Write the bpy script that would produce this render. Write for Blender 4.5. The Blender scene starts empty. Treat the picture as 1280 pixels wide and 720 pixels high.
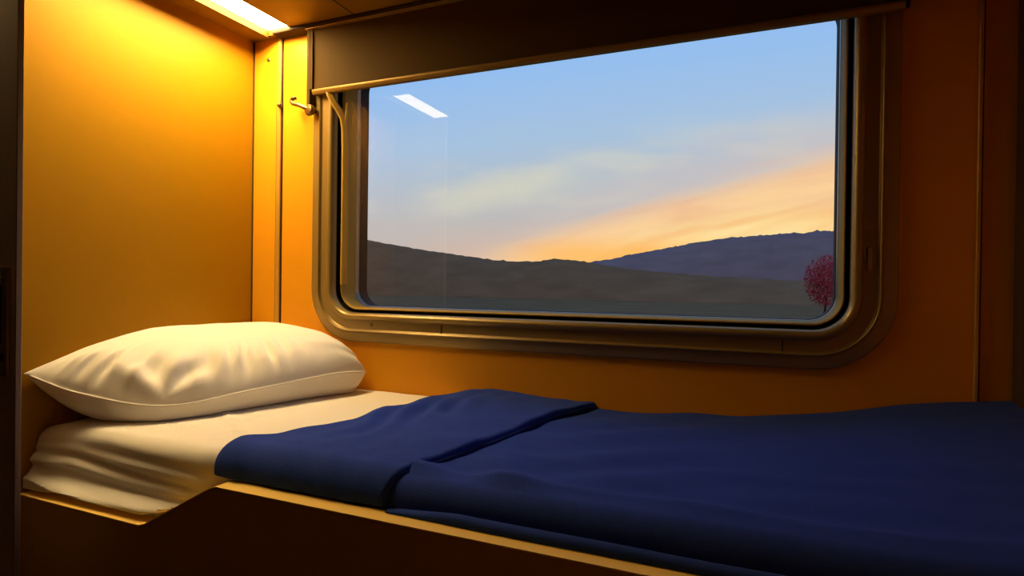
import bpy, bmesh, math, random
import numpy as np
from mathutils import Vector, Matrix, noise
random.seed(4)
scn = bpy.context.scene
COL = scn.collection
EYE = 0.86            # eye height over the floor; the numbers below are measured from the eye


def lin(r, g, b):
    f = lambda c: (c / 12.92 if c <= .04045 else ((c + .055) / 1.055) ** 2.4)
    return (f(r / 255), f(g / 255), f(b / 255), 1)


# ------------------------------------------------------------------ materials
def mat(name, col, rough=.5, metal=0., spec=.5, bump=0., bscale=60., stretch=(1, 1, 1), var=0., vscale=8.,
        sheen=0., sheen_tint=(1, 1, 1, 1), emit=None, estr=0., detail=3.):
    m = bpy.data.materials.new(name)
    m.use_nodes = True
    nt = m.node_tree
    b = nt.nodes['Principled BSDF']
    b.inputs['Base Color'].default_value = col
    b.inputs['Roughness'].default_value = rough
    b.inputs['Metallic'].default_value = metal
    b.inputs['Specular IOR Level'].default_value = spec
    if sheen:
        b.inputs['Sheen Weight'].default_value = sheen
        b.inputs['Sheen Tint'].default_value = sheen_tint
    tc = nt.nodes.new('ShaderNodeTexCoord')
    mp = nt.nodes.new('ShaderNodeMapping')
    mp.inputs['Scale'].default_value = stretch
    nt.links.new(tc.outputs['Object'], mp.inputs['Vector'])
    if bump:
        n = nt.nodes.new('ShaderNodeTexNoise')
        n.inputs['Scale'].default_value = bscale
        n.inputs['Detail'].default_value = detail
        bp = nt.nodes.new('ShaderNodeBump')
        bp.inputs['Strength'].default_value = bump
        bp.inputs['Distance'].default_value = .003
        nt.links.new(mp.outputs['Vector'], n.inputs['Vector'])
        nt.links.new(n.outputs['Fac'], bp.inputs['Height'])
        nt.links.new(bp.outputs['Normal'], b.inputs['Normal'])
    if var:
        n = nt.nodes.new('ShaderNodeTexNoise')
        n.inputs['Scale'].default_value = vscale
        n.inputs['Detail'].default_value = 4
        mx = nt.nodes.new('ShaderNodeMix')
        mx.data_type = 'RGBA'
        mx.inputs[6].default_value = tuple(c * (1 - var) for c in col[:3]) + (1,)
        mx.inputs[7].default_value = tuple(min(1, c * (1 + var)) for c in col[:3]) + (1,)
        nt.links.new(mp.outputs['Vector'], n.inputs['Vector'])
        nt.links.new(n.outputs['Fac'], mx.inputs[0])
        nt.links.new(mx.outputs[2], b.inputs['Base Color'])
    if emit:
        b.inputs['Emission Color'].default_value = emit
        b.inputs['Emission Strength'].default_value = estr
    return m


M = {}
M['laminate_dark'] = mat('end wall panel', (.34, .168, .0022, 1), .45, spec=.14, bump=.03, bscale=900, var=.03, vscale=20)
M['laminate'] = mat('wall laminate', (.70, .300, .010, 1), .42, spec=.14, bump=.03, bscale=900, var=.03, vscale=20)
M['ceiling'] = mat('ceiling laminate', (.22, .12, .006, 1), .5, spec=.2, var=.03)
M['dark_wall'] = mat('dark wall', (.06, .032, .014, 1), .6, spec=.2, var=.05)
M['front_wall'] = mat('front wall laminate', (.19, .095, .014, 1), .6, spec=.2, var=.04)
M['end_wall'] = mat('end wall laminate', (.78, .38, .12, 1), .5, spec=.2, var=.04)
M['dark_line'] = mat('dark joint', (.03, .015, .006, 1), .7, spec=.1)
M['floor'] = mat('carpet', (.03, .026, .024, 1), .95, spec=.1, bump=.5, bscale=400, var=.3, vscale=150)
M['trim'] = mat('trim strip', (.50, .28, .04, 1), .4, metal=.2)
M['board'] = mat('bunk board', (.50, .29, .06, 1), .5, spec=.2, var=.06, vscale=30)
M['lit_top'] = mat('lit board top', (.90, .60, .15, 1), .45, spec=.3)  # pale colour stands in for lamp light on the board's top
M['under'] = mat('bunk underside', (.04, .02, .008, 1), .7, spec=.1, var=.1)
M['bronze'] = mat('bronze frame', (.30, .20, .055, 1), .36, metal=.35, bump=.02, bscale=200)
M['bronze_in'] = mat('inner frame', (.42, .25, .035, 1), .6, metal=0., spec=.1)
M['rubber'] = mat('black rubber', (.012, .010, .009, 1), .7, spec=.2)
M['gasket'] = mat('amber gasket', (.50, .30, .05, 1), .4, spec=.4)
M['bead'] = mat('bright bead', (.16, .13, .11, 1), .3, metal=.6)
M['blind'] = mat('blind fabric', (.070, .037, .005, 1), .75, spec=.1, bump=.15, bscale=900)
M['bar'] = mat('blind bar', (.30, .18, .04, 1), .4, metal=.5)
M['steel'] = mat('latch steel', (.22, .13, .05, 1), .3, metal=.8)
M['screw'] = mat('screw', (.2, .13, .05, 1), .35, metal=.9)
M['sheet'] = mat('white sheet', (.80, .76, .70, 1), .85, spec=.15, bump=.12, bscale=700, sheen=.15)
M['pillow'] = mat('pillowcase', (.82, .79, .76, 1), .85, spec=.15, bump=.10, bscale=700, sheen=.15)
M['navy'] = mat('navy fleece', (.024, .054, .33, 1), .95, spec=.08, bump=.35, bscale=500, var=.12, vscale=60,
                sheen=.08, sheen_tint=(.25, .35, .9, 1))
M['navy_edge'] = mat('navy piping', (.012, .03, .15, 1), .9, spec=.08)
M['door'] = mat('grey door', (.60, .52, .47, 1), .5, spec=.3, var=.04)
M['door_edge'] = mat('door edge', (.30, .24, .19, 1), .4, metal=.3)
M['pull'] = mat('pull plate', (.30, .26, .24, 1), .4, metal=.2)
M['black'] = mat('black recess', (.006, .006, .006, 1), .8, spec=.1)
M['housing'] = mat('lamp housing', (.075, .036, .004, 1), .5, spec=.1)
M['diffuser'] = mat('lamp diffuser', (.8, .8, .8, 1), .5, emit=(1., .71, .31, 1), estr=98)
M['diffuser_dim'] = mat('lamp diffuser low', (.8, .8, .8, 1), .5, emit=(1., .70, .28, 1), estr=8)
M['hill_far'] = mat('far forest', (.17, .168, .21, 1), 1, spec=0, var=.25, vscale=.06, stretch=(1, 1, 3))  # bluish base colour carries the haze of distance
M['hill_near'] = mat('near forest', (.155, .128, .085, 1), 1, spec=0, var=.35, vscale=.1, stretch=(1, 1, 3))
M['field'] = mat('dusk grass', (.13, .118, .075, 1), 1, spec=0, var=.3, vscale=.15)
M['leaf'] = mat('red leaf', (.34, .05, .075, 1), .8, spec=.1)
M['bark'] = mat('bark', (.05, .03, .02, 1), .9, spec=.1)

# window pane: lets the view through and mirrors the room (Schlick)
g = bpy.data.materials.new('window glass')
g.use_nodes = True
nt = g.node_tree
nt.nodes.clear()
out = nt.nodes.new('ShaderNodeOutputMaterial')
mx = nt.nodes.new('ShaderNodeMixShader')
tr = nt.nodes.new('ShaderNodeBsdfTransparent')
tr.inputs['Color'].default_value = (.97, .98, .98, 1)
gl = nt.nodes.new('ShaderNodeBsdfGlossy')
gl.inputs['Roughness'].default_value = 0
lw = nt.nodes.new('ShaderNodeLayerWeight')
p5 = nt.nodes.new('ShaderNodeMath'); p5.operation = 'POWER'; p5.inputs[1].default_value = 5
ml = nt.nodes.new('ShaderNodeMath'); ml.operation = 'MULTIPLY_ADD'
ml.inputs[1].default_value = .95; ml.inputs[2].default_value = .05
nt.links.new(lw.outputs['Facing'], p5.inputs[0])
nt.links.new(p5.outputs[0], ml.inputs[0])
nt.links.new(ml.outputs[0], mx.inputs[0])
nt.links.new(tr.outputs[0], mx.inputs[1])
nt.links.new(gl.outputs[0], mx.inputs[2])
nt.links.new(mx.outputs[0], out.inputs[0])
M['glass'] = g


# ------------------------------------------------------------------ mesh helpers
def base_of(vs):
    a = np.array(vs)
    return Vector(((a[:, 0].min() + a[:, 0].max()) / 2, (a[:, 1].min() + a[:, 1].max()) / 2, a[:, 2].min()))


class MB:
    def __init__(self):
        self.v, self.f = [], []

    def add(self, vs, fs):
        n = len(self.v)
        self.v += [tuple(map(float, p)) for p in vs]
        self.f += [tuple(i + n for i in q) for q in fs]
        return self

    def box(self, x0, x1, y0, y1, z0, z1):
        v = [(x, y, z) for x in (x0, x1) for y in (y0, y1) for z in (z0, z1)]
        return self.add(v, [(0, 1, 3, 2), (4, 6, 7, 5), (0, 4, 5, 1), (2, 3, 7, 6), (0, 2, 6, 4), (1, 5, 7, 3)])

    def loops(self, rings, closed_ring=True, closed_sweep=False, cap=False):
        n, k = len(rings), len(rings[0])
        vs = [p for r in rings for p in r]
        fs = []
        for i in range(n if closed_sweep else n - 1):
            a, b = i * k, ((i + 1) % n) * k
            for j in range(k if closed_ring else k - 1):
                j2 = (j + 1) % k
                fs.append((a + j, a + j2, b + j2, b + j))
        if cap:
            fs.append(tuple(range(k)))
            fs.append(tuple((n - 1) * k + j for j in reversed(range(k))))
        return self.add(vs, fs)

    def tube(self, pts, r, k=8, cap=True):
        pts = [Vector(p) for p in pts]
        rings = []
        prev = None
        for i, p in enumerate(pts):
            d = (pts[min(i + 1, len(pts) - 1)] - pts[max(i - 1, 0)]).normalized()
            if prev is None:
                u = d.orthogonal().normalized()
            else:
                u = (prev - d * prev.dot(d)).normalized()
            prev = u
            w = d.cross(u)
            rr = r[i] if isinstance(r, (list, tuple)) else r
            rings.append([p + (u * math.cos(t) + w * math.sin(t)) * rr for t in
                          [2 * math.pi * j / k for j in range(k)]])
        return self.loops(rings, cap=cap)

    def disc(self, c, axis, prof, k=20):
        """lathe: prof = [(radius, height)...] along axis from c"""
        a = Vector(axis).normalized()
        u = a.orthogonal().normalized()
        w = a.cross(u)
        c = Vector(c)
        rings = [[c + a * h + (u * math.cos(2 * math.pi * j / k) + w * math.sin(2 * math.pi * j / k)) * max(r, 1e-5)
                  for j in range(k)] for r, h in prof]
        return self.loops(rings, cap=True)

    def build(self, name, m, parent=None, smooth=False, bevel=0., kind=None, label=None, cat=None, group=None,
              auto=False, sub=0):
        me = bpy.data.meshes.new(name)
        if parent is None:
            o0 = base_of(self.v)
            loc = o0 + Vector((0, 0, EYE))
        else:
            o0 = Vector(parent['_o'])
            loc = Vector((0, 0, 0))
        me.from_pydata([tuple(Vector(p) - o0) for p in self.v], [], self.f)
        bm = bmesh.new()
        bm.from_mesh(me)
        bmesh.ops.recalc_face_normals(bm, faces=bm.faces)
        bm.to_mesh(me)
        bm.free()
        me.materials.append(m)
        if smooth:
            for p in me.polygons:
                p.use_smooth = True
        if auto:
            for p in me.polygons:
                p.use_smooth = True
            me.set_sharp_from_angle(angle=math.radians(35))
        o = bpy.data.objects.new(name, me)
        COL.objects.link(o)
        o.location = loc
        o['_o'] = tuple(o0)
        if parent is not None:
            o.parent = parent
        if bevel:
            b = o.modifiers.new('Bevel', 'BEVEL')
            b.width = bevel
            b.segments = 3
            b.limit_method = 'ANGLE'
        if sub:
            s = o.modifiers.new('Sub', 'SUBSURF')
            s.levels = s.render_levels = sub
        setp(o, kind, label, cat, group)
        return o


def setp(o, kind=None, label=None, cat=None, group=None):
    if kind: o['kind'] = kind
    if label: o['label'] = label
    if cat: o['category'] = cat
    if group: o['group'] = group


def thing(name, o0, label, cat, group=None, kind=None):
    o = bpy.data.objects.new(name, None)
    COL.objects.link(o)
    o.location = Vector(o0) + Vector((0, 0, EYE))
    o['_o'] = tuple(o0)
    o.empty_display_size = .05
    setp(o, kind, label, cat, group)
    return o


def interp(x, xs, ys):
    return float(np.interp(x, xs, ys))


def smooth_interp(x, xs, ys):
    """monotone-ish smooth interpolation (Catmull-Rom)"""
    if x <= xs[0]: return ys[0]
    if x >= xs[-1]: return ys[-1]
    i = max(j for j in range(len(xs) - 1) if xs[j] <= x)
    h = xs[i + 1] - xs[i]
    t = (x - xs[i]) / h
    def sl(j):
        if j == 0: return (ys[1] - ys[0]) / (xs[1] - xs[0])
        if j == len(xs) - 1: return (ys[-1] - ys[-2]) / (xs[-1] - xs[-2])
        return (ys[j + 1] - ys[j - 1]) / (xs[j + 1] - xs[j - 1])
    m0, m1 = sl(i) * h, sl(i + 1) * h
    return ((2 * t ** 3 - 3 * t ** 2 + 1) * ys[i] + (t ** 3 - 2 * t ** 2 + t) * m0
            + (-2 * t ** 3 + 3 * t ** 2) * ys[i + 1] + (t ** 3 - t ** 2) * m1)


def fbm(x, y, z=0., o=3):
    s, a, r = 0, 1, 0
    for _ in range(o):
        r += a * noise.noise((x, y, z)); s += a; a *= .5; x *= 2; y *= 2; z *= 2
    return r / s


# ------------------------------------------------------------------ the room shell
XL, XR, YW, ZC, ZF, YF = -1.4537, .452, 1.35, .746, -EYE, -.75
WX0, WX1, WZ0, WZ1, WR = -1.210, .259, -.168, .7345, .150      # outer edge of the window frame


def rr(o, y, n=14):
    """rounded rectangle of the window at offset o inward from the frame's outer edge"""
    x0, x1, z0, z1 = WX0 + o, WX1 - o, WZ0 + o, WZ1 - o
    r = max(WR - o * .98, .02)
    pts = []
    for cx, cz, a0 in ((x1 - r, z1 - r, 0), (x0 + r, z1 - r, 90), (x0 + r, z0 + r, 180), (x1 - r, z0 + r, 270)):
        for i in range(n + 1):
            a = math.radians(a0 + 90 * i / n)
            pts.append((cx + r * math.cos(a), y, cz + r * math.sin(a)))
    return pts


# window wall with the opening cut in
me = bpy.data.meshes.new('wall_back')
bm = bmesh.new()
edges = []
def ring(pts):
    vs = [bm.verts.new(p) for p in pts]
    return [bm.edges.new((vs[i], vs[(i + 1) % len(vs)])) for i in range(len(vs))]
outer = [(XL - .05, YW, ZF - .05), (XR + .05, YW, ZF - .05), (XR + .05, YW, ZC + .08), (XL - .05, YW, ZC + .08)]
e = ring(outer) + ring(rr(.05, YW))
bmesh.ops.triangle_fill(bm, use_beauty=True, edges=e)
ret = bmesh.ops.extrude_face_region(bm, geom=bm.faces[:])
for v in [q for q in ret['geom'] if isinstance(q, bmesh.types.BMVert)]:
    v.co.y += .12
bmesh.ops.recalc_face_normals(bm, faces=bm.faces)
bmesh.ops.translate(bm, verts=bm.verts, vec=(0, 0, EYE))
bm.to_mesh(me); bm.free()
me.materials.append(M['laminate'])
wb = bpy.data.objects.new('wall_back', me)
COL.objects.link(wb); wb['kind'] = 'structure'; wb['_o'] = (0, 0, -EYE)

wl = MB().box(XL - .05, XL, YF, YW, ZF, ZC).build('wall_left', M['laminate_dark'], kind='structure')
MB().box(XR, XR + .05, YF, YW, ZF, ZC).build('wall_right', M['end_wall'], kind='structure')
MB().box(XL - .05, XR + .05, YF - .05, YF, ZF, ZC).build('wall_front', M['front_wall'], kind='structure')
MB().box(XL - .05, XR + .05, YF - .05, YW, ZF - .05, ZF).build('floor', M['floor'], kind='structure')

# added unseen dark sheet on the left wall, cuts bounce onto the bunk
MB().box(XL, XL + .004, YF, .5995, ZF, ZC).build('wall_bounce_cut', M['dark_wall'], kind='structure')

# ceiling with the slot of the recessed lamp
LX0, LX1, LY0, LY1, LD = -1.365, -1.268, .44, 1.318, .010
LIP = .012
c = MB()
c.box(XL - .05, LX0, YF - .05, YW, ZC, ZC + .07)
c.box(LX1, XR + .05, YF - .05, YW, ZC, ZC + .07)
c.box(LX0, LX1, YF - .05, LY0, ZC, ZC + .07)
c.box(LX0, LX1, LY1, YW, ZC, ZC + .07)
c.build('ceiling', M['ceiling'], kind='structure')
MB().box(-1.0405, -1.0385, YF, 1.31, ZC - .0012, ZC + .001).build('trim_1', M['dark_line'], kind='structure')
# dark strip coloured for the shade in the gap between ceiling and window wall
MB().box(-1.338, XR, 1.306, YW, ZC - .010, ZC).build('gap_shade', M['dark_line'], kind='structure', bevel=.003)
# joint strips of the window wall
s = MB()
s.box(-1.3535, -1.3375, 1.343, YW, ZF, ZC - .002)
t3 = s.build('trim_3', M['trim'], kind='structure', bevel=.003)
MB().box(-1.3585, -1.3535, 1.3485, YW, ZF, ZC - .002).box(-1.3375, -1.3325, 1.3485, YW, ZF, ZC - .002).build('joint', M['dark_line'], t3)
t4 = MB().box(.3815, .3885, 1.343, YW, ZF, ZC - .010).build('trim_4', M['trim'], kind='structure', bevel=.002)
MB().box(.3885, .3915, 1.3485, YW, ZF, ZC - .01).build('joint', M['dark_line'], t4)
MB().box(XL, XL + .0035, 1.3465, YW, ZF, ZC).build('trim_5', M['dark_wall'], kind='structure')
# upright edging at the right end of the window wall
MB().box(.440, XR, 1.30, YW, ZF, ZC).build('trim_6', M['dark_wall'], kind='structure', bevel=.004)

sc = MB().disc((-1.393, YW, .683), (0, -1, 0), [(.0065, 0), (.0065, .002), (.005, .0035), (.002, .004), (.001, .003)])
sc.build('screw', M['screw'], wb, auto=True)
sc = MB().disc((-1.3375, 1.343, .535), (0, -1, 0), [(.008, 0), (.008, .003), (.006, .008), (.003, .010)])
sc.build('bolt', M['screw'], t3, auto=True)

# ------------------------------------------------------------------ window
def sweep(profile, name, m, parent=None, close=False, **kw):
    rings = [rr(o, y) for o, y in profile]
    mb = MB().loops(rings, closed_sweep=close)
    return mb.build(name, m, parent, auto=True, **kw)

prof = [(0, 1.350), (0, 1.3440), (.002, 1.3415), (.005, 1.3405), (.0265, 1.3395), (.028, 1.336), (.0295, 1.3335),
        (.0315, 1.3325), (.0335, 1.3340), (.0345, 1.3385), (.037, 1.3405), (.060, 1.3400), (.0615, 1.3370), (.064, 1.3325), (.067, 1.3300),
        (.071, 1.3285), (.075, 1.3295), (.079, 1.3325), (.0815, 1.3370), (.0825, 1.3450), (.0825, 1.3900)]
win = sweep(prof, 'window_1', M['bronze'], kind='structure')
sweep([(.0825, 1.352), (.0830, 1.3760), (.0910, 1.3760)], 'rubber_seal', M['rubber'], win)
sweep([(.0900, 1.4200), (.0900, 1.3640), (.0908, 1.3615), (.0922, 1.3603), (.0940, 1.3610), (.0955, 1.3640), (.0962, 1.3720), (.0968, 1.4000),
       (.0976, 1.4180), (.0978, 1.425)],
      'inner_frame', M['bronze_in'], win)
sweep([(.0966, 1.4180), (.0978, 1.4176), (.0986, 1.4190), (.0988, 1.4240), (.0990, 1.4400)], 'glazing_bead', M['bead'], win)
# outer shell behind the glass so that no daylight slips in around it
sweep([(.100, 1.437), (.100, 1.475), (.03, 1.475)], 'outer_frame', M['rubber'], win)
p1, p2 = rr(.0935, 1.3655), rr(.0935, 1.3690)
MB().loops([p1, p2], cap=True).build('glass_pane', M['glass'], win)
# loose amber gasket strip that swings away from the frame under the blind, left side
path = [(-1.1400, 1.3245, .558), (-1.1345, 1.3255, .540), (-1.1260, 1.3300, .520), (-1.1150, 1.3420, .497), (-1.1070, 1.3510, .475), (-1.1040, 1.3545, .445),
        (-1.1025, 1.3555, .40), (-1.1020, 1.3555, .24), (-1.1020, 1.3555, .12), (-1.1025, 1.3555, .03), (-1.1035, 1.357, -.005)]
def ribbon(path, hw, ht):
    rings = []
    for i, p in enumerate(path):
        p = Vector(p)
        d = (Vector(path[min(i + 1, len(path) - 1)]) - Vector(path[max(i - 1, 0)])).normalized()
        n = Vector((.75, -.66, 0)).normalized()
        w = d.cross(n).normalized()
        rings.append([p + w * hw * a + n * ht * b for a, b in ((-1, -.6), (-.6, 1), (.6, 1), (1, -.6), (0, -1))])
    return MB().loops(rings, cap=True)
ribbon(path, .0100, .002).build('gasket_strip', M['gasket'], win, auto=True)
# short spur of the same strip running straight up
ribbon([(-1.0975, 1.3560, .520), (-1.0990, 1.3555, .49), (-1.1025, 1.3550, .455)], .0032, .002).build('gasket_spur', M['gasket'], win, auto=True)
# clip on the right side, joint lines and screw in the flange
MB().box(.204, .2125, 1.334, 1.3405, .036, .084).build('retaining_clip', M['bronze_in'], win, bevel=.002)
for x in (-.767, .053):
    MB().box(x - .0012, x + .0012, 1.3388, 1.341, -.1325, -.1080).build('joint', M['dark_line'], win)
MB().disc((-.992, 1.3405, -.117), (0, -1, 0), [(.005, 0), (.005, .002), (.003, .0035), (.001, .0035)]).build('screw', M['steel'], win, auto=True)

# ------------------------------------------------------------------ blind
bl = thing('window_blind', (-.48, 1.32, .54), 'dark brown roller blind drawn a little way down over the top of the window', 'blind')
f = MB()
rows = []
for z in np.linspace(.733, .556, 10):
    rows.append([(x, 1.3235 + .0012 * math.sin(x * 9 + z * 20), z) for x in np.linspace(-1.194, .258, 60)])
back = [[(p[0], p[1] + .002, p[2]) for p in r] for r in rows]
f.loops(rows, closed_ring=False); f.loops(back, closed_ring=False)
f.build('blind_fabric', M['blind'], bl, smooth=True)
hr = MB()
hr.box(-1.214, .262, 1.309, 1.346, .7315, .7345)
hr.build('head_rail', M['bar'], bl, bevel=.001)
b = MB()
def bar_ring(x):
    return [(x, 1.3200, .5590), (x, 1.3165, .5565), (x, 1.3160, .5520), (x, 1.3175, .5490), (x, 1.3185, .5465), (x, 1.3200, .5440),
            (x, 1.3290, .5420), (x, 1.3340, .5450), (x, 1.3340, .5580)]
b.loops([bar_ring(-1.193), bar_ring(.258)], cap=True)
b.build('bottom_bar', M['bar'], bl, auto=True)
MB().box(-1.214, -1.2025, 1.318, 1.3405, .512, .7315).box(-1.2025, -1.1935, 1.3185, 1.3205, .560, .7315).build('guide_channel', M['blind'], bl, bevel=.0015)
MB().box(.262, .268, 1.330, 1.3405, .55, .7315).build('guide_channel', M['blind'], bl, bevel=.0015)
# release catch
la = MB()
la.tube([(-1.196, 1.322, .503), (-1.207, 1.318, .504), (-1.222, 1.315, .510), (-1.238, 1.314, .517), (-1.252, 1.314, .521),
         (-1.262, 1.315, .5245), (-1.268, 1.316, .532), (-1.265, 1.316, .5395), (-1.257, 1.316, .5415), (-1.252, 1.316, .537)],
        [.006, .0065, .0062, .0060, .0060, .0064, .0066, .0062, .0055, .004], 10)
latch = la.build('release_catch', M['steel'], bl, smooth=True)
kn = MB()
kn.disc((-1.205, 1.336, .501), (0, -1, 0), [(.006, -.008), (.006, .004), (.0145, .008), (.0170, .012), (.0170, .017), (.013, .022), (.004, .024)], 20)
kn.build('pivot_knob', M['steel'], latch, auto=True)

# ------------------------------------------------------------------ recessed lamp
la = thing('ceiling_light', ((LX0 + LX1) / 2, (LY0 + LY1) / 2, ZC), 'bright linear lamp recessed in the ceiling over the pillow end', 'lamp')
h = MB()
T = .003
h.box(LX0, LX0 + T, LY0, LY1, ZC - LIP, ZC + LD + .01)
h.box(LX1 - T, LX1, LY0, LY1, ZC + .0005, ZC + LD + .01)
h.box(LX0 + T, LX1 - T, LY0, LY0 + T, ZC + .0005, ZC + LD + .01)
h.box(LX0 + T, LX1 - T, LY1 - T, LY1, ZC - LIP * .7, ZC + LD + .01)
h.box(LX0, LX1, LY0, LY1, ZC + LD + .01, ZC + LD + .014)
h.build('housing', M['housing'], la)
LYM = .80
MB().box(LX0 + T, LX1 - T, LYM + .0005, LY1 - T, ZC + LD, ZC + LD + .006).build('diffuser', M['diffuser'], la)
MB().box(LX0 + T, LX1 - T, LY0 + T, LYM - .0005, ZC + LD, ZC + LD + .006).build('dim_diffuser', M['diffuser_dim'], la)

# ------------------------------------------------------------------ door on the left
DX, DY = -1.203, .600
d = MB().box(XL, DX, DY, DY + .008, ZF, .69).build('door_1', M['door'], kind='structure', bevel=.003)
MB().box(DX - .002, DX + .0012, DY - .0010, DY + .0085, ZF, .69).build('edge_strip', M['door_edge'], d, bevel=.001)
MB().box(XL + .001, DX - .004, DY + .008, DY + .0095, ZF + .001, .688).build('door_bounce_cut', M['dark_wall'], d)  # added dark backing, out of view, stops the door bouncing lamp light
pl = MB()
x0, x1, z0, z1 = -1.300, -1.2195, -.175, .020
pl.box(x0, -1.238, DY - .006, DY, -.008, z1)
pl.box(x0, -1.238, DY - .006, DY, z0, -.118)
pl.box(-1.238, x1, DY - .006, DY, z0, z1)
pu = pl.build('flush_pull', M['pull'], d, bevel=.002)
MB().box(x0, -1.238, DY - .0012, DY - .0002, -.119, -.007).build('recess', M['black'], pu)
MB().box(x0, -1.232, DY - .016, DY - .005, -.012, .003).box(x0, -1.236, DY - .012, DY - .005, -.128, -.118).build('lip', M['pull'], pu, bevel=.003)
MB().box(x0, -1.229, DY - .0075, DY - .0055, -.148, -.136).build('slot', M['black'], pu)

# ------------------------------------------------------------------ bunk base
bb = thing('bunk_base', (-.5, 1.04, ZF), 'built-in bunk base with dark brown front board stepped down at the pillow end', 'bunk')
RY0, RY1, RZ, NZ = .730, .767, -.3622, -.4642
poly = [(XL + .001, -.66), (XL + .001, NZ), (-1.066, NZ), (-1.050, NZ + .005), (-.882, RZ - .006), (-.866, RZ), (XR - .001, RZ), (XR - .001, -.66)]
MB().loops([[(x, RY0, z) for x, z in poly], [(x, RY1, z) for x, z in poly]], cap=True).build('front_board', M['board'], bb, bevel=.0015)
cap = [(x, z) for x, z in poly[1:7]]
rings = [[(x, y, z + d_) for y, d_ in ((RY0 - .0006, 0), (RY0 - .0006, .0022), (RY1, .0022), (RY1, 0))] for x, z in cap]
MB().loops(rings, cap=True).build('edge_strip', M['lit_top'], bb)  # board top laid again in a paler colour, as if lit
MB().box(XL + .001, XR - .001, RY1, YW - .001, -.50, -.476).build('deck', M['under'], bb)
MB().box(XL + .001, XR - .001, RY0 + .03, RY1 + .02, ZF + .001, -.655).build('base_panel', M['under'], bb)

# ------------------------------------------------------------------ mattress in its sheet
MYF = .787       # front face of the mattress


def flap_left(y):
    return smooth_interp(y, [.760, .785, .83, .93, .99, 1.10, 1.24, 1.31, 1.3455], [-.915, -.925, -.915, -.838, -.815, -.800, -.760, -.715, -.655])


def mtop(x, y):
    """top of the mattress with the small unevenness of its sheet"""
    z = interp(y, (.80, 1.345), (-.325, -.303))
    bare = min(1, max(0, (flap_left(y) - .01 - x) / .05))
    dz = bare * (.0022 * fbm(x * 6, y * 9, 1) + .0035 * max(0, noise.noise((x * 4 + y * 7, y * 2 - x * 5, 3))))
    # soft pleat of the sheet just in front of the pillow
    q = (x + 1.03) * .5 + (y - .93) * .86
    dz += bare * .0055 * math.exp(-(q / .012) ** 2) * math.exp(-((x + 1.06) / .14) ** 2)
    if x < -1.41:
        dz -= .006 * ((-1.41 - x) / .04) ** 2
    return z + dz


def board_top(x):
    return interp(x, [-1.050, -.866], [NZ, RZ])


def mattress():
    xs = np.linspace(XL + .002, XR - .002, 190)
    rings = []
    R = .034
    for x in xs:
        bare = min(1, max(0, (-.925 - x) / .05))
        hang = min(1, max(0, (-.935 - x) / .16))
        le = min(1, max(0, (-1.33 - x) / .11))
        le = le * le * (3 - 2 * le)
        yf = MYF + .014 * (1 - bare) - .022 * le
        ring_ = [(x, y, mtop(x, y)) for y in np.linspace(1.346, yf + R + .012, 40)]
        zt = mtop(x, yf + R)
        for a in np.linspace(0, 90, 9):
            t = math.radians(a)
            ring_.append((x, yf + R - R * math.sin(t) - .004 * bare * fbm(x * 4, a * .03, 8) * math.sin(t), zt - R + R * math.cos(t)))
        z_hi, z_lo = zt - R, -.474
        N = 36
        for k in range(1, N + 1):
            u = k / N
            z = z_hi + (z_lo - z_hi) * u
            w = 0
            # loose lengthways folds of the sheet down the side
            for zc, amp, wd in ((-.374, .007, .009), (-.404, .010, .011), (-.428, .010, .008), (-.447, .020, .010)):
                zz = zc - (x + 1.25) * .045 + .010 * noise.noise((x * 3.0, zc * 40, 0))
                w += amp * (0.75 + .8 * noise.noise((x * 2.6 + zc * 50, zc * 13, 5))) * math.exp(-((z - zz) / wd) ** 2)
            w += .003 * fbm(x * 5, z * 40, 2) + .024 * hang * math.exp(-((z + .4465) / .012) ** 2)
            uu = min(1, u / .88)
            y = yf - bare * w - hang * .012 * uu * uu * (3 - 2 * uu)
            if z < board_top(x) + (.0175 if -1.075 < x < -.85 else .0105) or x > -.90:
                y = max(y, RY1 + .0015)
            else:
                y = max(y, .7385)
            ring_.append((x, y, z))
        ring_.append((x, 1.346, -.474))
        rings.append(ring_)
    mb = MB().loops(rings, closed_ring=True, cap=True)
    return mb.build('mattress', M['sheet'], None, auto=True,
                    label='bunk mattress under a rumpled white fitted sheet, bare between pillow and blanket', cat='mattress')
mattress()

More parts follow.
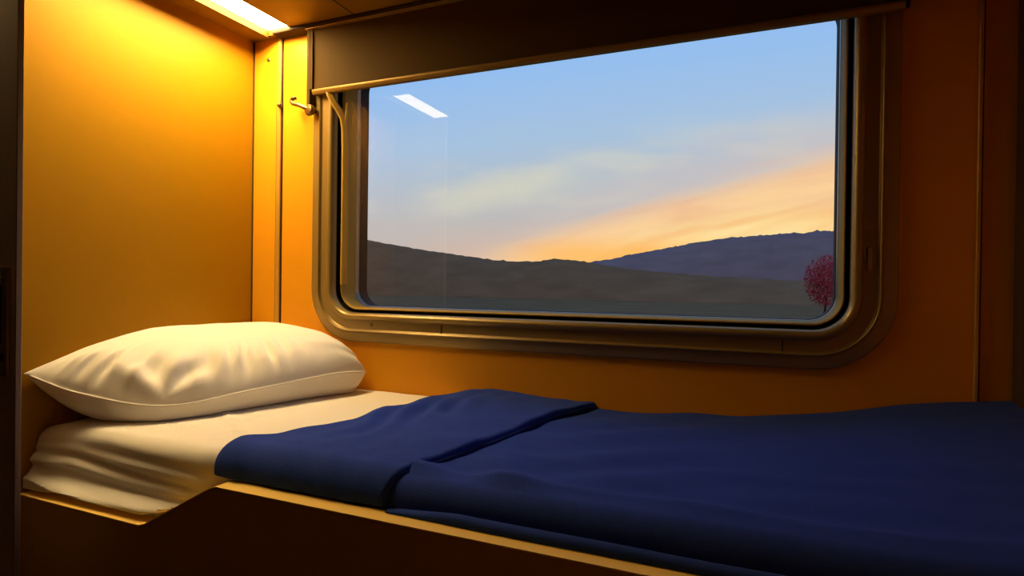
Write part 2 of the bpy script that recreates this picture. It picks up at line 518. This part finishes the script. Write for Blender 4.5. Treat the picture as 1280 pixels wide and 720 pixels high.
# ------------------------------------------------------------------ pillow
def pillow():
    fs = [0, .16, .36, .62, .86, 1.]
    fx = [-1.450, -1.362, -1.225, -1.115, -1.030, -.992]
    fy = [.738, .797, .893, 1.060, 1.235, 1.318]
    fz = [-.205, -.250, -.283, -.262, -.243, -.246]
    bs = [0, .35, .7, 1.]
    bx = [-1.4515, -1.4505, -1.385, -1.130]
    by = [.960, 1.200, 1.335, 1.345]
    bz = [-.190, -.185, -.19, -.235]
    NS, NT = 150, 80
    def pos(s, t):
        F = [smooth_interp(s, fs, a) for a in (fx, fy, fz)]
        B = [smooth_interp(s, bs, a) for a in (bx, by, bz)]
        # pillow cases are waisted: ends pull in
        return [F[i] + (B[i] - F[i]) * t for i in range(3)]
    def prof_(s, t, pw=(3.6, 2.3)):
        a = max(0, 1 - abs(2 * s - 1) ** (pw[0] if s < .5 else 12)); b_ = max(0, 1 - abs(2 * t - 1) ** pw[1])
        return math.sqrt(a) * math.sqrt(b_)
    def cl(n):     # clustered at both ends
        return [(1 - math.cos(math.pi * i / n)) / 2 for i in range(n + 1)]
    S, Tt = cl(NS), cl(NT)
    def wr(s, t):
        """puckers that run in from the front seam and the near corner"""
        e = math.exp(-((t - .13) / .12) ** 2)
        zone = math.exp(-((s - .20) / .10) ** 2) + math.exp(-((s - .58) / .16) ** 2)
        q = s + .10 * (t - .1) * (1 if s > .36 else -1.4)
        n_ = noise.noise((q * 30, t * 2.2, 1.7)) + .6 * noise.noise((q * 61, t * 3.5, 6.1))
        w = .021 * e * zone * n_
        # crease fan from the soft front corner (s ~ .36)
        ds, dt = (s - .36), t
        r = math.hypot(ds * 1.5, dt) + 1e-6
        a = math.atan2(ds * 1.5, dt)
        w += .010 * math.exp(-((r - .12) / .09) ** 2) * math.sin(a * 5 + .8)
        ec = math.exp(-(1 - s) / .10)
        w += .004 * ec * math.sin(t * 40)
        w += .005 * fbm(s * 5, t * 4, 2)
        return w
    top, bot = [], []
    for s in S:
        rt, rb = [], []
        for t in Tt:
            x, y, z = pos(s, t)
            p = prof_(s, t)
            H = smooth_interp(s, [0, .12, .3, .55, .8, 1], [.075, .094, .102, .098, .094, .075])
            zt = z + H * p + wr(s, t) * min(1, p * 1.6)
            pb = prof_(s, t, (5, 1.9))
            zb = z - .115 * pb
            inn = .020 * pb
            zb = max(zb, mtop(x, y) + .0025)
            wo = wr(s, t) * min(1, p * 1.6) * .9
            rt.append((max(x + .81 * wo, XL + .002), y - .58 * wo, zt))
            rb.append((x, y, min(zb, zt - .0005)))
        top.append(rt); bot.append(rb)
    mb = MB()
    nS, nT = len(S), len(Tt)
    vs = [p for r in top for p in r] + [p for r in bot for p in r]
    off = nS * nT
    fcs = []
    for i in range(nS - 1):
        for j in range(nT - 1):
            a = i * nT + j
            fcs.append((a, a + 1, a + nT + 1, a + nT))
            fcs.append((off + a, off + a + nT, off + a + nT + 1, off + a + 1))
    for i in range(nS - 1):
        for j in (0, nT - 1):
            a = i * nT + j
            fcs.append((a, a + nT, off + a + nT, off + a))
    for j in range(nT - 1):
        for i in (0, nS - 1):
            a = i * nT + j
            fcs.append((a, a + 1, off + a + 1, off + a))
    mb.add(vs, fcs)
    o = mb.build('pillow', M['pillow'], None, smooth=True,
                 label='plump white pillow propped in the corner at the head of the bunk', cat='pillow')
    # piped seam along the front edge
    pts = []
    for s in np.linspace(.02, .985, 90):
        x, y, z = pos(s, 0)
        pts.append((x + .002, y - .002, z + .001))
    MB().tube(pts, .0022, 8).build('seam_piping', M['pillow'], o, smooth=True)
pillow()

# ------------------------------------------------------------------ blanket
bk = thing('blanket', (-.24, 1.05, -.325), 'navy blue fleece blanket folded back at its top edge, covering the right of the bunk', 'blanket')
YB = 1.3455


def body_z(x, y):
    zb = smooth_interp(x, [-.8, -.34, -.05, .06, .16, .27, .36, .46], [-.293, -.292, -.279, -.266, -.250, -.226, -.212, -.20])
    zf = smooth_interp(x, [-.8, -.2, .2, .33, .46], [-.311, -.308, -.302, -.292, -.276])
    t = (y - .80) / (YB - .80)
    return zf + (zb - zf) * (t ** 1.15 if t > 0 else 0)


def body():
    xs = np.linspace(-.60, XR - .003, 170)
    rings = []
    for x in xs:
        ring_ = []
        ring_.append((x, YB, mtop(x, YB) + .003))
        for y in np.linspace(YB, .822, 70):
            w = .0035 * fbm(x * 3, y * 9, 7) + .002 * noise.noise((x * 4, y * 26, 3))
            # puffs beside the hem near the front edge
            e = math.exp(-((x + .43) / .13) ** 2) * math.exp(-((y - .83) / .10) ** 2)
            w += e * .009 * math.sin((x * 34 + (y - .8) * 22)) + e * .004
            # long soft ridges fanning from the hem
            w += .0035 * math.exp(-((x + .25) / .22) ** 2) * math.sin(y * 46 - x * 22 + 2 * noise.noise((x * 5, y * 5, 0)))
            # lip along the front
            w += .0095 * math.exp(-((y - .834 - .012 * noise.noise((x * 4, 0, 9))) / .015) ** 2) * (0.6 + .4 * noise.noise((x * 6, 4, 0)))
            ring_.append((x, y, body_z(x, y) + w))
        zf = body_z(x, .80)
        R = .040
        und = .006 * noise.noise((x * 5.5, 2, 0)) + .0025 * noise.noise((x * 17, 5, 0))
        for a in np.linspace(8, 90, 10):
            t = math.radians(a)
            ring_.append((x, .812 - R * math.sin(t) + und * math.sin(t) * .4, zf - R * (1 - math.cos(t)) + und * .2))
        zl = -.3570
        for u in (.33, .66, 1.):
            z0_ = zf - R
            if z0_ < zl: z0_ = zl + .001
            ring_.append((x, .772 + und * .4 - .001 * u, z0_ + (zl - z0_) * u))
        ring_.append((x, .7850, -.3575))
        ring_.append((x, .7860, -.345))
        ring_.append((x, .800, mtop(x, .80) + .003))
        rings.append(ring_)
    MB().loops(rings, cap=True).build('main_layer', M['navy'], bk, auto=True)
body()


def flap():
    ly = [.760, .785, .83, .93, .99, 1.10, 1.24, 1.31, 1.3455]
    lx = [-.915, -.925, -.915, -.838, -.815, -.800, -.760, -.715, -.655]
    ry = [.760, .825, .978, 1.144, 1.26, 1.3455]
    rx = [-.545, -.516, -.466, -.426, -.392, -.345]
    NS = 110
    # path across the bed, back to front: list of (y, z base, normal)
    path = []
    for y in np.linspace(YB, .815, 66):
        path.append((y, None, (0, 1)))
    R = .030
    for a in np.linspace(9, 90, 10):
        t = math.radians(a)
        path.append((.815 - R * math.sin(t), -R * (1 - math.cos(t)), (-math.sin(t), math.cos(t))))
    for k in range(1, 7):
        path.append((.785, -R - .0055 * k / 6, (-1, 0)))
    S = [(1 - math.cos(math.pi * i / NS)) / 2 for i in range(NS + 1)]
    outer_, inner_ = [], []
    for pi, (y, dz, nrm) in enumerate(path):
        yq = y if dz is None else max(.76, y + dz * .3)
        xl, xr = smooth_interp(yq, ly, lx), smooth_interp(yq, ry, rx)
        ro, ri = [], []
        for s in S:
            x = xl + (xr - xl) * s
            zb = mtop(x, y if dz is None else .815) + .0028 + (dz or 0)
            dl, dr = (x - xl), (xr - x)
            th = .0245
            w = .0062 * fbm(x * 7 + y * 3, y * 7, 4) + .0048 * noise.noise((x * 20 + y * 9, y * 13 - x * 6, 1))
            # a few diagonal wrinkles near the top edge
            e = math.exp(-((dl - .09) / .07) ** 2) * math.exp(-((y - 1.13) / .16) ** 2)
            w += e * .0085 * math.sin(dl * 95 + (y - 1.1) * 45)
            # the back of the fold stands a little prouder at the wall
            w += .008 * math.exp(-((x + .60) / .09) ** 2) * max(0, (y - 1.15) / .2)
            if dz is not None: w *= .6
            th += w
            rl, rrr = .026, .011
            k = 1.
            if dl < rl: k = min(k, math.sqrt(max(0, 1 - (1 - dl / rl) ** 2)))
            if dr < rrr: k = min(k, .45 + .55 * math.sqrt(max(0, 1 - (1 - dr / rrr) ** 2)))
            if pi > len(path) - 4:
                k *= (1, .97, .88, .70)[pi - (len(path) - 4)]
            ro.append((x, y + nrm[0] * th * k, zb + nrm[1] * th * k))
            ri.append((x, y, zb))
        outer_.append(ro); inner_.append(ri)
    n, k = len(outer_), len(S)
    rings = [o_ + list(reversed(i_)) for o_, i_ in zip(outer_, inner_)]
    MB().loops(rings, closed_ring=True, cap=True).build('folded_flap', M['navy'], bk, auto=True)
    # stitched hem along the flap's right edge
    pts = []
    for o_ in outer_[:-1]:
        p = o_[-1]
        pts.append((p[0] - .0005, p[1], p[2] + .0005))
    MB().tube(pts, .0042, 8).build('hem', M['navy_edge'], bk, smooth=True)
flap()


def under_edge():
    xs = np.linspace(-.53, XR - .004, 90)
    rings = []
    for x in xs:
        g_ = min(1, (x + .53) / .12)
        hgt = .0105 * g_ + .003 + .001 * noise.noise((x * 8, 0, 0))
        yc, zc, w = .7655, RZ + .0034, .0105 + .002 * noise.noise((x * 5, 3, 0))
        rings.append([(x, yc - w * math.cos(t), zc + hgt * max(0, math.sin(t)) ** .7) for t in np.linspace(0, math.pi, 12)])
    MB().loops(rings, cap=True).build('lower_edge', M['navy'], bk, auto=True)
under_edge()

# ------------------------------------------------------------------ outside: hills, field, red tree
def hill(name, m, Y, xs, tops, zbase, depth, rough, seed, nx=260, ny=22):
    """a wooded ridge; its crest runs across the view at distance Y"""
    X = np.linspace(xs[0], xs[-1], nx)
    rings = []
    for j in range(ny + 1):
        v = j / ny
        row = []
        for x in X:
            h_ = smooth_interp(x, xs, tops) - zbase
            b_ = math.sin(min(1, v / .55) * math.pi / 2) ** .85 if v <= .55 else math.cos((v - .55) / .45 * math.pi / 2)
            y = Y - depth * .55 + depth * v
            z = zbase + h_ * max(0, b_)
            if 0 < v < 1:
                z += rough * (fbm(x * 4 / depth * 6, y * 4 / depth * 6, seed, 4)) * min(1, v * 8) + rough * .35 * noise.noise((x * 60 / depth, y * 60 / depth, seed))
            row.append((x, y, z))
        rings.append(row)
    MB().loops(rings, closed_ring=False).build(name, m, None, smooth=True, kind='structure')

Yf = 420
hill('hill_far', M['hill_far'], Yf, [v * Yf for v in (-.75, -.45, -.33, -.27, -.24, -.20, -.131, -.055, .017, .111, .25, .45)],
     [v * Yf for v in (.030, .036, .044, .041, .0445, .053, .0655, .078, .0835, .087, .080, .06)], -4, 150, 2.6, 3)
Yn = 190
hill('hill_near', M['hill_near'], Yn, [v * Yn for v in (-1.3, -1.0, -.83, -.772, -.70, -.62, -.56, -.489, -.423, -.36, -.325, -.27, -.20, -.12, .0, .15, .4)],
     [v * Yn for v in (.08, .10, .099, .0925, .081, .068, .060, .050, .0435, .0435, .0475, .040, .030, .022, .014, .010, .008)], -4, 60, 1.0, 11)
fl = MB()
gx, gy = 60, 60
rows = []
for j in range(gy + 1):
    y = 6 + (j / gy) ** 2.2 * 480
    rows.append([(x * (y + 40) / 60, y, -4 + .25 * fbm(x * .3, y * .08, 6)) for x in np.linspace(-100, 60, gx + 1)])
fl.loops(rows, closed_ring=False)
fl.build('field', M['field'], None, smooth=True, kind='structure')

# red-leaved tree
TX, TY, TZ = 4.1, 42., -4.0
tree = thing('tree', (TX, TY, TZ), 'small red-leaved tree on the field outside, low at the right of the window', 'tree')
MB().tube([(TX, TY, TZ), (TX + .1, TY, TZ + 1.2), (TX, TY + .1, TZ + 2.4), (TX + .15, TY, TZ + 4.2)], [.14, .11, .08, .03], 8).build('trunk', M['bark'], tree, smooth=True)
lf = MB()
for i in range(2600):
    a, b_, r = random.uniform(0, 6.283), math.acos(random.uniform(-1, 1)), random.random() ** .4
    c_ = Vector((TX + 1.25 * r * math.sin(b_) * math.cos(a), TY + 1.25 * r * math.sin(b_) * math.sin(a), TZ + 4.5 + 1.7 * r * math.cos(b_)))
    u = Vector((random.gauss(0, 1), random.gauss(0, 1), random.gauss(0, 1))).normalized()
    w = u.orthogonal().normalized()
    q = .09
    lf.add([c_ - u * q, c_ - w * q * .5, c_ + u * q, c_ + w * q * .5], [(0, 1, 2, 3)])
lf.build('foliage', M['leaf'], tree)

# ------------------------------------------------------------------ dusk sky
W = bpy.data.worlds.new('dusk sky')
scn.world = W
W.use_nodes = True
nt = W.node_tree
nt.nodes.clear()
L = nt.links


def N(t, **k):
    n = nt.nodes.new(t)
    for a, v in k.items(): setattr(n, a, v)
    return n


def mth(op, a, b=None, c_=None):
    n = N('ShaderNodeMath', operation=op)
    for i, v in enumerate((a, b, c_)):
        if v is None: continue
        if isinstance(v, (int, float)): n.inputs[i].default_value = v
        else: L.new(v, n.inputs[i])
    return n.outputs[0]


def sstep(v, a, b):
    n = N('ShaderNodeMapRange', interpolation_type='SMOOTHSTEP')
    L.new(v, n.inputs[0])
    n.inputs[1].default_value = a; n.inputs[2].default_value = b
    n.inputs[3].default_value = 0; n.inputs[4].default_value = 1
    if a > b:
        n.inputs[1].default_value = b; n.inputs[2].default_value = a
        n.inputs[3].default_value = 1; n.inputs[4].default_value = 0
    return n.outputs[0]


def mixc(f, a, b):
    n = N('ShaderNodeMix', data_type='RGBA')
    for i, v in ((0, f), (6, a), (7, b)):
        if isinstance(v, (int, float, tuple)): n.inputs[i].default_value = v
        else: L.new(v, n.inputs[i])
    return n.outputs[2]


tc = N('ShaderNodeTexCoord')
sx = N('ShaderNodeSeparateXYZ')
L.new(tc.outputs['Generated'], sx.inputs[0])
yy = mth('MAXIMUM', sx.outputs[1], .08)
A = mth('DIVIDE', sx.outputs[0], yy)          # azimuth tangent, 0 = straight out of the window
E_ = mth('DIVIDE', sx.outputs[2], yy)         # elevation tangent
ramp = N('ShaderNodeValToRGB')
L.new(mth('DIVIDE', E_, .6), ramp.inputs[0])
stops = [(0., (168, 152, 150)), (.055, (196, 180, 172)), (.12, (190, 184, 182)), (.19, (178, 188, 200)), (.27, (166, 192, 220)),
         (.40, (148, 188, 236)), (.6, (120, 165, 225))]
els = ramp.color_ramp.elements
while len(els) < len(stops): els.new(.5)
for e_, (p_, c_) in zip(els, stops):
    e_.position = p_ / .6; e_.color = lin(*c_)
cb = N('ShaderNodeCombineXYZ')
L.new(mth('MULTIPLY', A, 2.2), cb.inputs[0])
L.new(mth('MULTIPLY', mth('SUBTRACT', E_, mth('MULTIPLY', A, .20)), 13.), cb.inputs[1])
nz = N('ShaderNodeTexNoise')
nz.inputs['Scale'].default_value = 1.6; nz.inputs['Detail'].default_value = 4; nz.inputs['Distortion'].default_value = .4
L.new(cb.outputs[0], nz.inputs['Vector'])
st = nz.outputs['Fac']
cb2 = N('ShaderNodeCombineXYZ')
L.new(mth('MULTIPLY', A, 3.0), cb2.inputs[0]); L.new(mth('MULTIPLY', E_, 11.), cb2.inputs[1]); cb2.inputs[2].default_value = 4.2
nz2 = N('ShaderNodeTexNoise')
nz2.inputs['Scale'].default_value = 1.3; nz2.inputs['Detail'].default_value = 3
L.new(cb2.outputs[0], nz2.inputs['Vector'])
sky = ramp.outputs[0]
# pale wisps in the middle
wis = mth('MULTIPLY', sstep(nz2.outputs['Fac'], .45, .70), mth('MULTIPLY', sstep(E_, .08, .16), sstep(E_, .32, .20)))
sky = mixc(mth('MULTIPLY', wis, .65), sky, lin(212, 208, 192))
yl = mth('MULTIPLY', sstep(mth('ABSOLUTE', mth('SUBTRACT', E_, mth('ADD', .183, mth('MULTIPLY', mth('ADD', A, .42), .12)))), .055, .0),
         sstep(mth('ABSOLUTE', mth('ADD', A, .45)), .26, .02))
sky = mixc(mth('MULTIPLY', yl, .6), sky, lin(222, 214, 186))
# the lit cloud band rising to the right
d_ = mth('SUBTRACT', mth('ADD', .183, mth('MULTIPLY', A, .235)), mth('ADD', E_, mth('MULTIPLY', mth('SUBTRACT', st, .5), .06)))
pink = mth('MULTIPLY', sstep(d_, -.10, -.005), sstep(A, -.60, -.05))
haze = mth('MULTIPLY', sstep(E_, .13, .05), mth('MULTIPLY', sstep(A, -.72, -.45), sstep(A, -.10, -.35)))
sky = mixc(mth('MULTIPLY', haze, .6), sky, lin(222, 184, 160))
sky = mixc(mth('MULTIPLY', pink, .6), sky, lin(208, 192, 188))
aw = sstep(A, -.66, -.28)
band = mth('MULTIPLY', sstep(d_, -.022, .035), aw)
sky = mixc(mth('MULTIPLY', band, .95), sky, mixc(sstep(st, .36, .62), lin(240, 186, 142), lin(254, 208, 150)))
core = mth('MULTIPLY', sstep(d_, .025, .085), mth('MULTIPLY', aw, sstep(E_, .155, .10)))
sky = mixc(mth('MULTIPLY', core, .85), sky, mixc(sstep(st, .38, .60), lin(252, 198, 126), lin(255, 228, 160)))
low = mth('MULTIPLY', sstep(E_, .095, .055), mth('MULTIPLY', sstep(A, -.48, -.30), sstep(A, .06, -.10)))
sky = mixc(mth('MULTIPLY', low, .75), sky, lin(255, 182, 88))
# below the horizon
sky = mixc(sstep(E_, .0, -.03), sky, lin(70, 70, 70))
sky = mixc(sstep(sx.outputs[1], .03, -.25), sky, lin(176, 158, 160))
bg = N('ShaderNodeBackground')
L.new(sky, bg.inputs[0])
bg.inputs[1].default_value = 1.18
wo = N('ShaderNodeOutputWorld')
L.new(bg.outputs[0], wo.inputs[0])

# ------------------------------------------------------------------ camera
cam = bpy.data.cameras.new('camera')
cam.sensor_width = 36
cam.lens = 722.365 / 1280 * 36
cam.clip_start = .01
cam.clip_end = 2000
co = bpy.data.objects.new('camera', cam)
COL.objects.link(co)
Rm = Matrix(((.92124956, .38874805, .01319869), (-.01429529, -.00007153, .99989781), (-.38870927, .92134410, -.00549137)))
# rows: camera right, up, forward in world space
rot = Matrix((Rm[0], Rm[1], -Rm[2])).transposed()
co.matrix_world = Matrix.Translation((0, 0, EYE)) @ rot.to_4x4()
scn.camera = co

for o in bpy.data.objects:
    if '_o' in o: del o['_o']

scn.view_settings.view_transform = 'Standard'
scn.view_settings.look = 'None'
scn.view_settings.gamma = 1
scn.view_settings.use_curve_mapping = False
scn.view_settings.exposure = 0
scn.cycles.max_bounces = 12
scn.cycles.diffuse_bounces = 6
scn.cycles.transparent_max_bounces = 12
scn.cycles.sample_clamp_indirect = 8
